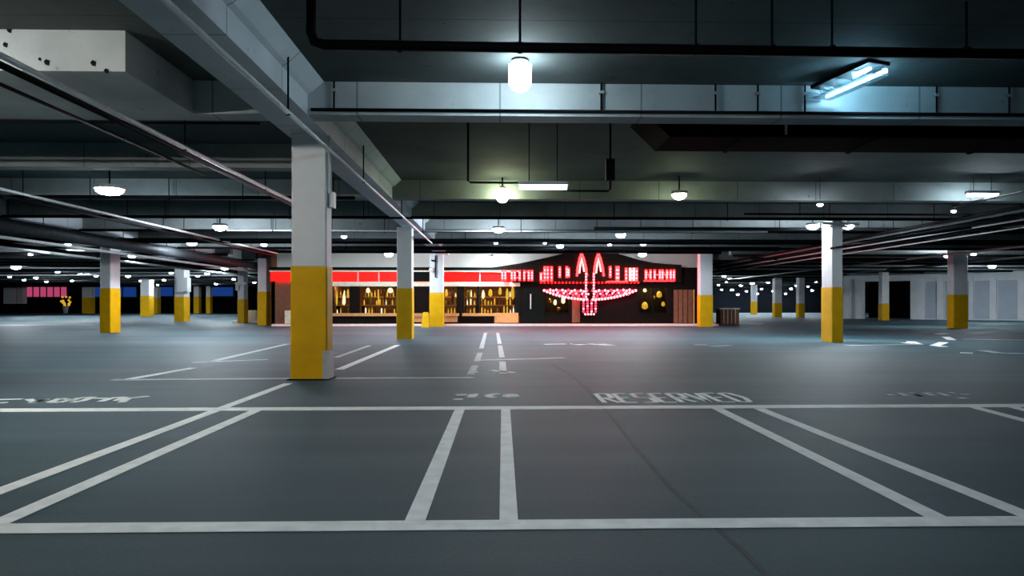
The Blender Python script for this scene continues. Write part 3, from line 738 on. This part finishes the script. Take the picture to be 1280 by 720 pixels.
# floor slab / kerb
MB().box(X(345), X(893), RY - .75, RY + .05, 0, .11).build('kerb', 'kerb', rs)
rbox('brown_wall', 'brown', 339, 415, 352, 407, 0, .25, 0)
rbox('plinth', 'brown_dark', 415, 648, 394.5, 407, 0, .25, 0)
rbox('counter', 'orange', 415, 574, 391.5, 395, -.22, .44)
rbox('counter', 'orange', 578, 620, 391.5, 395, -.22, .44)
rbox('base_panel', 'orange', 618, 648, 391, 403.5, -.06, .0)
rbox('base_panel', 'orange', 516, 572, 393, 402.5, -.05, .0)
rbox('base_panel', 'cream', 358, 365, 388, 404, -.3, .0)
# posts between windows
for a, b in [(415, 417), (437, 449), (495, 499), (516, 537), (571, 580), (596, 599), (645, 650)]:
    rbox('window_post', 'brown_dark' if b - a > 5 else 'black_wall', a, b, 358, 394.5, -.03, .2)
rbox('cream_trim', 'cream', 415, 650, 352.5, 358, -.12, .2)
# red lit band with dividers
rb = rbox('red_band', 'red_sign', 339, 650, 340.5, 351.5, -.10, .2)
for a in (365, 448, 474, 536, 600): rbox('band_divider', 'grey', a - .8, a + .8, 339, 352.5, -.14, -.101)
rbox('black_band', 'black_wall', 500, 540, 340, 352, -.16, -.101)
rbox('roof_edge', 'black_wall', 339, 650, 334.5, 340.5, -.30, .3)
rbox('trim_rail', 'cream', 339, 650, 338.4, 340.3, -.34, -.301)
# upper cream wall to the slab
MB().box(X(339), X(886), RY + .35, RY + .6, Z(345), ZS - .01).build('upper_wall', 'soffit', rs)
MB().box(X(339), X(650), RY + .0, RY + .35, Z(336), Z(334.5)).build('roof_ledge', 'black_wall', rs)
# interior room shell
MB().box(X(415), X(648), RY + 3.2, RY + 3.4, 0, Z(350)).build('interior_wall', 'brown', rs)
MB().box(X(415), X(648), RY + .2, RY + 3.2, Z(354), Z(352)).build('interior_ceiling', 'cream', rs)
MB().box(X(413), X(415), RY + .2, RY + 3.4, 0, Z(350)).build('interior_wall', 'brown', rs)
MB().box(X(648), X(650), RY + .2, RY + 3.4, 0, Z(350)).build('interior_wall', 'brown', rs)
for a in (427, 470, 525, 562, 590, 630):
    MB().box(X(a) - .25, X(a) + .25, RY + .7, RY + .95, Z(354) - .06, Z(354)).build('interior_light', 'warm', rs)
# glass panes
for a, b in [(417, 437), (449, 495), (499, 516), (537, 571), (580, 596), (599, 645)]:
    rbox('window_pane', 'glass', a, b, 358, 391.5, .09, .10)
# right half: dark cladding with openings
m = MB()
def rb2(a, b, yt, yb_, z0=None): m.box(X(a), X(b), RY, RY + .25, Z(yb_) if z0 is None else z0, Z(yt))
rb2(650, 682, 340, 407, 0); rb2(682, 711, 340, 369); rb2(682, 711, 392, 407, 0); rb2(711, 799, 340, 407, 0)
rb2(799, 833, 340, 359); rb2(799, 833, 392, 407, 0); rb2(833, 872, 340, 407, 0)
m.build('dark_cladding', 'brown_dark', rs)
for a, b, c1, c2 in [(682, 711, 369, 392), (799, 833, 359, 392)]:
    rbox('window_pane', 'glass', a, b, c1, c2, .09, .10)
    mm = MB(); mm.box(X(a), X(b), RY - .04, RY + .02, Z(c1) - .04, Z(c1)).box(X(a), X(b), RY - .04, RY + .02, Z(c2), Z(c2) + .05)
    mm.box((X(a) + X(b)) / 2 - .03, (X(a) + X(b)) / 2 + .03, RY - .04, RY + .02, Z(c2), Z(c1)); mm.build('window_frame', 'black_wall', rs)
    MB().box(X(a) - .3, X(b) + .3, RY + 1.2, RY + 1.3, .6, Z(c1) + .3).build('interior_wall', 'brown_dark', rs)
    MB().box(X(a) + .1, X(b) - .1, RY + .5, RY + .7, Z(c1) + .05, Z(c1) + .12).build('interior_light', 'warm', rs)
dr = rbox('entrance_door', 'black_wall', 655, 681, 360, 403, -.05, .0)
MB().box(X(663) - .02, X(663) + .04, RY - .12, RY - .05, .9, 1.7).build('door_handle', 'steel', dr)
dr = rbox('entrance_door', 'brown', 715, 725, 364, 403, -.04, .0); 
for a in (842, 848, 854, 860): rbox('timber_board', 'orange' if 0 else 'brown', a, a + 5, 362, 404, -.05, .0)
rbox('timber_board', 'orange', 866, 868, 362, 404, -.05, .0)
MB().box(X(850), X(874), RY - .02, RY + .3, Z(362), Z(334)).build('dark_return', 'brown_dark', rs)
# side and rear walls of the block
MB().box(X(339) - .02, X(339) + .2, RY, RY + dpt, 0, ZS - .01).build('side_wall', 'brown', rs)
MB().box(X(886) - .1, X(886) + .1, RY + .35, RY + dpt, 0, ZS - .01).build('side_wall', 'brown_dark', rs)
MB().box(X(872), X(886), RY + .35, RY + .6, 0, Z(345)).build('rear_panel', 'brown_dark', rs)
MB().box(X(339), X(886), RY + dpt, RY + dpt + .2, 0, ZS - .01).build('rear_wall', 'brown_dark', rs)
# arched fascia
top = [(556, 338), (590, 337), (620, 334), (650, 329.5), (684, 322), (710, 315.5), (735, 313.6), (759, 314), (781, 320), (798, 325), (815, 328.5), (832, 330), (850, 331)]
out = [(X(a), Z(b)) for a, b in top] + [(X(850), Z(353)), (X(640), Z(353)), (X(640), Z(340)), (X(556), Z(340))]
MB().prism_y(out, RY - .32, RY - .1).build('arched_fascia', 'black_wall', rs)

# neon sign: separate thing fixed on the fascia
SY = RY - .40
sg = thing('neon_sign', 'red neon sign with upright letters, twin flames and winged bulb emblem on the arched fascia', 'sign', (X(738), SY, Z(353)), None, 'thing')
def SP(px, py, dy=0): return D(px, py, SY + dy)
def cp(x, y): return (620 + x / 5.333, 305 + y / 5.333)      # sketch units -> photo pixel
def bar(x, ya, yb_, r=.06, mat='red', lean=0):
    if mat == 'red':
        for k in range(3):
            yy = ya + (yb_ - ya) * (.25 + k * .25); MB().ball(SP(*cp(x, yy), -.05), .055).build('bulb', 'pinkbulb', sg)
    a = cp(x + lean, ya); b = cp(x, yb_)
    MB().tube([SP(*a), SP(*b)], r, 8).build('letter_stroke', mat, sg)
def link(x0, x1, y, y2=None, r=.035, mat='red'):
    MB().tube([SP(*cp(x0, y)), SP(*cp(x1, y if y2 is None else y2))], r, 8).build('letter_stroke', mat, sg)
for x in (42, 62, 105, 125, 158, 188, 218, 240): bar(x, 175, 245)
for x0, x1, y in ((42, 62, 210), (105, 125, 180), (125, 158, 225), (188, 218, 185)): link(x0, x1, y)
for x in (325, 345, 370): bar(x, 150, 248)
link(300, 325, 195); bar(300, 190, 246); link(300, 325, 246)
for x in (425, 472): bar(x, 150, 225)
bar(484, 160, 222)
for x in (762, 805, 815): bar(x, 148, 250 if x > 780 else 225)
link(735, 880, 252)
for x in (868, 905, 938): bar(x, 160, 250)
for x in (895, 918): bar(x, 160, 245, .07, 'whiteflame')
for x in (1000, 1030, 1058, 1092, 1110, 1140, 1165, 1186): bar(x, 172, 238)
for x0, x1, y, y2 in ((1000, 1030, 175, 235), (1058, 1092, 205, 205), (1110, 1140, 180, 225), (1140, 1165, 180, 215), (1165, 1186, 210, 210)): link(x0, x1, y, y2)
link(985, 1192, 246, r=.02)
# bulbs under the letters
for x in range(300, 960, 24):
    MB().ball(SP(*cp(x, 258), -.02), .05).build('bulb', 'red_dim', sg)
# twin flames
for cxx, s in ((570, 1), (682, -1)):
    o_l = [cp(cxx - 30 * 1, 215), cp(cxx - 26, 160), cp(cxx - 12, 95), cp(cxx, 62)]
    o_r = [cp(cxx, 62), cp(cxx + 14, 95), cp(cxx + 30, 160), cp(cxx + 36, 215)]
    MB().tube([SP(*p) for p in o_l], .05, 8).build('flame_tube', 'red', sg)
    MB().tube([SP(*p) for p in o_r], .05, 8).build('flame_tube', 'red', sg)
    inner = [cp(cxx - 14, 195), cp(cxx - 8, 140), cp(cxx + 1, 92), cp(cxx + 10, 140), cp(cxx + 18, 185)]
    MB().tube([SP(*p, -.03) for p in inner], .04, 8).build('flame_core', 'whiteflame', sg)
    x0 = 600 if s > 0 else 652
    MB().tube([SP(*cp(cxx + 26 * s, 175), -.04), SP(*cp(x0, 215), -.04), SP(*cp(x0, 360), -.04)], .025, 8).build('stem_tube', 'rosebulb', sg)
    for k in range(9):
        MB().ball(SP(*cp(x0, 200 + k * 19), -.12), .06).build('bulb', 'pinkbulb', sg)
    for k in range(4):
        MB().ball(SP(*cp(cxx + 34 * s, 235 + k * 6), -.06), .04).build('bulb', 'red_dim', sg)
# wings
nb = 0
for side in (-1, 1):
    for k in range(15):
        f = k / 14.; xw = 626 + side * (20 + 285 * f)
        if k < 12: MB().ball(SP(*cp(xw + 9, 338 - 12 * f + (8 if k % 2 else -4)), -.1), .06).build('bulb', 'rosebulb' if k % 2 else 'pinkbulb', sg)
        ylo = 370 - 8 * f - 52 * f ** 2.2; yhi = 305 + 6 * (1 - f)
        edge = 'pinkbulb' if k % 3 else 'rosebulb'
        MB().ball(SP(*cp(xw, ylo), -.1), .075).build('bulb', 'pinkbulb', sg); nb += 1
        if f < .9 : MB().ball(SP(*cp(xw, yhi + (6 if k % 2 else 0)), -.1), .07).build('bulb', edge if f < .75 else 'pinkbulb', sg)
    m = MB()
    for k in range(7):
        f = k / 7.; xw = 626 + side * (40 + 230 * f); ylo = 366 - 8 * f - 52 * f ** 2.2
        m.tube([SP(*cp(xw, ylo), -.05), SP(*cp(xw + side * 18, 312), -.05)], .02, 6)
    m.tube([SP(*cp(626 + side * (20 + 285 * k / 10.), 368 - 8 * k / 10. - 52 * (k / 10.) ** 2.2), -.04) for k in range(11)], .02, 6)
    m.tube([SP(*cp(626 + side * 25, 318), -.04), SP(*cp(626 + side * 300, 305), -.04)], .018, 6)
    m.build('wing_tube', 'rosebulb', sg)
# stem block of bulbs
for r_ in range(6):
    for c_ in range(4):
        MB().ball(SP(*cp(583 + c_ * 27 + (r_ > 4) * (1.5 - c_) * 8, 378 + r_ * 18), -.1), .06).build('bulb', 'pinkbulb' if (r_ + c_) % 3 == 0 or r_ == 5 else 'rosebulb', sg)
zb = [cp(574, 376), cp(674, 376), cp(672, 455), cp(655, 476), cp(595, 476), cp(578, 455)]
MB().prism_y([(SP(*p).x, SP(*p).z) for p in zb], SY - .04, SY + .38).build('stem_plate', 'brown_dark', sg)

# displayed goods: shelves and bottles behind the glass
def shelf(px0, px1, pyy, dy, lab):
    t = thing('display_shelf', lab, 'shelf', (X(px0), RY + dy, Z(pyy)), 'display shelves in the shop windows', 'thing')
    MB().box(X(px0), X(px1), RY + dy, RY + dy + .3, Z(pyy) - .05, Z(pyy)).build('board', 'orange', t)
    m = MB()
    for q in (px0, px1): m.box(X(q) - .02, X(q) + .02, RY + dy, RY + dy + .3, Z(391.5) if True else 0, Z(pyy) - .05)
    m.build('side_support', 'black_wall', t)
bays = [(418, 436, 'first window from the left'), (450, 494, 'wide window left of the smooth pillar'), (538, 570, 'window around the slim pillar'), (581, 595, 'narrow window right of the slim pillar'), (600, 644, 'window beside the dark cladding')]
protos = {}
def bottle(p, hgt, r, mat, lab, grp, fat=False):
    key = (mat, fat)
    if key not in protos:
        t = thing('display_bottle' if not fat else 'display_jar', lab, 'bottle' if not fat else 'jar', (0, 0, 0), grp, 'thing')
        if fat: prof = [(.5, 0), (.5, .8), (.36, .9), (.36, 1)]
        else: prof = [(.5, 0), (.5, .58), (.2, .75), (.16, 1)]
        MB().lathe((0, 0, 0), [(a * .5, b) for a, b in prof], 8).build('body', mat, t, True)
        protos[key] = t
        t.location = p; t.scale = (r, r, hgt); return t
    o = dup(protos[key], p, lab, group=grp); o.scale = (r, r, hgt); return o
names = {'glow_yellow': 'yellow', 'glow_cream': 'cream', 'bottle_brown': 'dark brown', 'bottle_olive': 'olive'}
for a, b, wn in bays:
    for lev, (pyy, dy) in enumerate([(391.5, .0), (381, .55), (370.5, .95)]):
        if lev: shelf(a, b, pyy, dy, '%s wooden shelf inside the %s' % (('lower', 'upper')[lev - 1], wn))
        n = int((b - a) / 3.9)
        for k in range(n):
            mt = random.choice(['glow_yellow', 'glow_yellow', 'glow_cream', 'bottle_brown', 'bottle_olive', 'bottle_brown'])
            fat = random.random() < .35
            px = a + (k + .5 + random.uniform(-.04, .04)) * (b - a) / n
            hh = random.uniform(.2, .38) * (1 if lev else 1.0)
            p = Vector((X(px), RY + dy + (.17 if lev else .27), Z(pyy) + .001))
            bottle(p, hh, random.uniform(.14, .16) if fat else random.uniform(.11, .15), mt,
                   '%s %s on the %s of the %s' % (names[mt], 'jar' if fat else 'bottle', ('counter', 'lower shelf', 'upper shelf')[lev], wn), 'goods displayed in the shop windows', fat)
# hanging lit decorations
def ornament(px, py, hh, ww, mt, lab):
    c = P(px, py, .45); t = thing('hanging_ornament', lab, 'ornament', c, 'hanging ornaments in the shop windows', 'thing')
    MB().lathe(c, [(ww * .15, -hh / 2), (ww * .5, -hh * .3), (ww * .45, hh * .2), (ww * .15, hh / 2)], 8).build('body', mt, t, True)
    MB().tube([c + Vector((0, 0, hh / 2)), (c.x, c.y, Z(354) - .008)], .012, 5).build('cord', 'black', t)
for px, py, hh, ww, mt, lab in [
    (421, 373, 1.0, .16, 'glow_yellow', 'long yellow ornament at the left end of the first shop window'), (430, 374, .8, .28, 'glow_cream', 'large cream ornament in the first shop window'),
    (435, 367, .6, .2, 'glow_yellow', 'yellow ornament beside the first dark window post'), (460, 363, .35, .35, 'glow_cream', 'round cream lantern in the wide window'),
    (463, 372, .9, .22, 'bottle_olive', 'olive ornament under the round cream lantern'), (473, 372, 1.1, .13, 'glow_yellow', 'long thin yellow ornament in the middle of the wide window'),
    (481, 370, .8, .2, 'bottle_brown', 'brown ornament in the wide window'), (488, 363, .35, .5, 'glow_cream', 'flat cream lantern near the smooth pillar'),
    (526, 376, .9, .16, 'glow_yellow', 'yellow ornament between the two pillars before the windows'), (558, 366, .5, .25, 'glow_yellow', 'small yellow ornament right of the slim pillar'),
    (566, 372, .9, .3, 'bottle_brown', 'large brown ornament right of the slim pillar'), (586, 368, .6, .3, 'bottle_olive', 'olive ornament in the narrow window'),
    (604, 368, .6, .25, 'glow_cream', 'cream ornament at the left of the last display window'), (613, 366, .5, .35, 'glow_yellow', 'wide yellow ornament in the last display window'),
    (625, 364, .5, .28, 'glow_yellow', 'yellow ornament in the middle of the last display window'), (634, 368, .8, .25, 'glow_yellow', 'tall yellow ornament in the last display window'),
    (641, 366, .9, .3, 'glow_yellow', 'tall yellow ornament next to the dark cladding')]:
    ornament(px, py, hh * .8, ww * .62, mt, lab)
# goods in the two small dark windows
for px, py, hh, ww, mt, lab in [(687, 376, .25, .2, 'bottle_olive', 'small olive ornament in the small window left of the emblem'), (694, 378, .3, .2, 'glow_cream', 'cream ornament in the small window left of the emblem'),
                               (704, 375, .4, .22, 'glow_cream', 'taller cream ornament in the small window left of the emblem'), (698, 386, .2, .25, 'bottle_olive', 'low olive ornament in the small window left of the emblem'),
                               (806, 382, .4, .35, 'glow_yellow', 'bright yellow ornament in the small window at the right'), (806, 363, .2, .2, 'glow_cream', 'small cream ornament high in the right small window'),
                               (824, 368, .35, .3, 'glow_yellow', 'round yellow ornament high in the right small window'), (829, 380, .26, .2, 'glow_yellow', 'yellow ornament at the right side of the right small window'),
                               (817, 372, .2, .2, 'bottle_olive', 'olive ornament in the middle of the right small window')]:
    ornament(px, py, hh, ww, mt, lab)

# small low things beside the restaurant
c0 = G(900, 405.5); c1 = XD(924, c0.y)
t = thing('planter_box', 'low grey brown box wall right of the restaurant pillar', 'planter', c0, None, 'thing')
zt = D(900, 385, c0.y).z
MB().cbox(c0.x, c1, c0.y, c0.y + .8, 0, zt - .08, .02).build('box', 'brown', t)
MB().box(c0.x - .04, c1 + .04, c0.y - .04, c0.y + .84, zt - .08, zt).build('rim', 'cream', t)
for k in range(1, 5): MB().box(c0.x + (c1 - c0.x) * k / 5 - .02, c0.x + (c1 - c0.x) * k / 5 + .02, c0.y - .02, c0.y, .05, zt - .1).build('batten', 'cream', t)
c0 = G(308, 403.5); c1 = XD(320, c0.y)
t = thing('barrier_block', 'white block barrier between the bracketed pillar and the restaurant corner pillar', 'barrier', c0, None, 'thing')
zt = D(308, 388, c0.y).z
MB().cbox(c0.x, c1, c0.y, c0.y + .5, .12, zt, .04).build('block', 'white', t)
MB().cbox(c0.x - .9, c1 + .25, c0.y - .1, c0.y + .6, 0, .12, .04).build('foot', 'white', t)
c0 = G(532, 409)
t = thing('wet_floor_stand', 'small yellow folding stand at the foot of the slim pillar', 'stand', c0, None, 'thing')
for s in (-1, 1):
    MB().add([(c0.x - .2, c0.y + s * .22, 0), (c0.x + .2, c0.y + s * .22, 0), (c0.x + .12, c0.y + s * .02, .75), (c0.x - .12, c0.y + s * .02, .75),
              (c0.x - .2, c0.y + s * .25, 0), (c0.x + .2, c0.y + s * .25, 0), (c0.x + .12, c0.y + s * .05, .75), (c0.x - .12, c0.y + s * .05, .75)],
             [(0, 1, 2, 3), (7, 6, 5, 4), (0, 4, 5, 1), (1, 5, 6, 2), (2, 6, 7, 3), (3, 7, 4, 0)]).build('board', 'yellow', t)
c0 = D(82, 391, 102)
t = thing('flower_stand', 'tiny yellow and white flower stand by the far wall beside the pink windows', 'plant', (c0.x, 102, 0), None, 'thing')
MB().lathe((c0.x, 102, 0), [(.25, 0), (.4, .9), (.35, 1.0)], 10).build('vase', 'white', t)
m = MB()
for k in range(16): m.ball((c0.x + random.uniform(-.6, .6), 102 + random.uniform(-.3, .3), 1.1 + random.uniform(0, 1.2)), .16)
m.build('blossoms', 'glow_yellow', t)
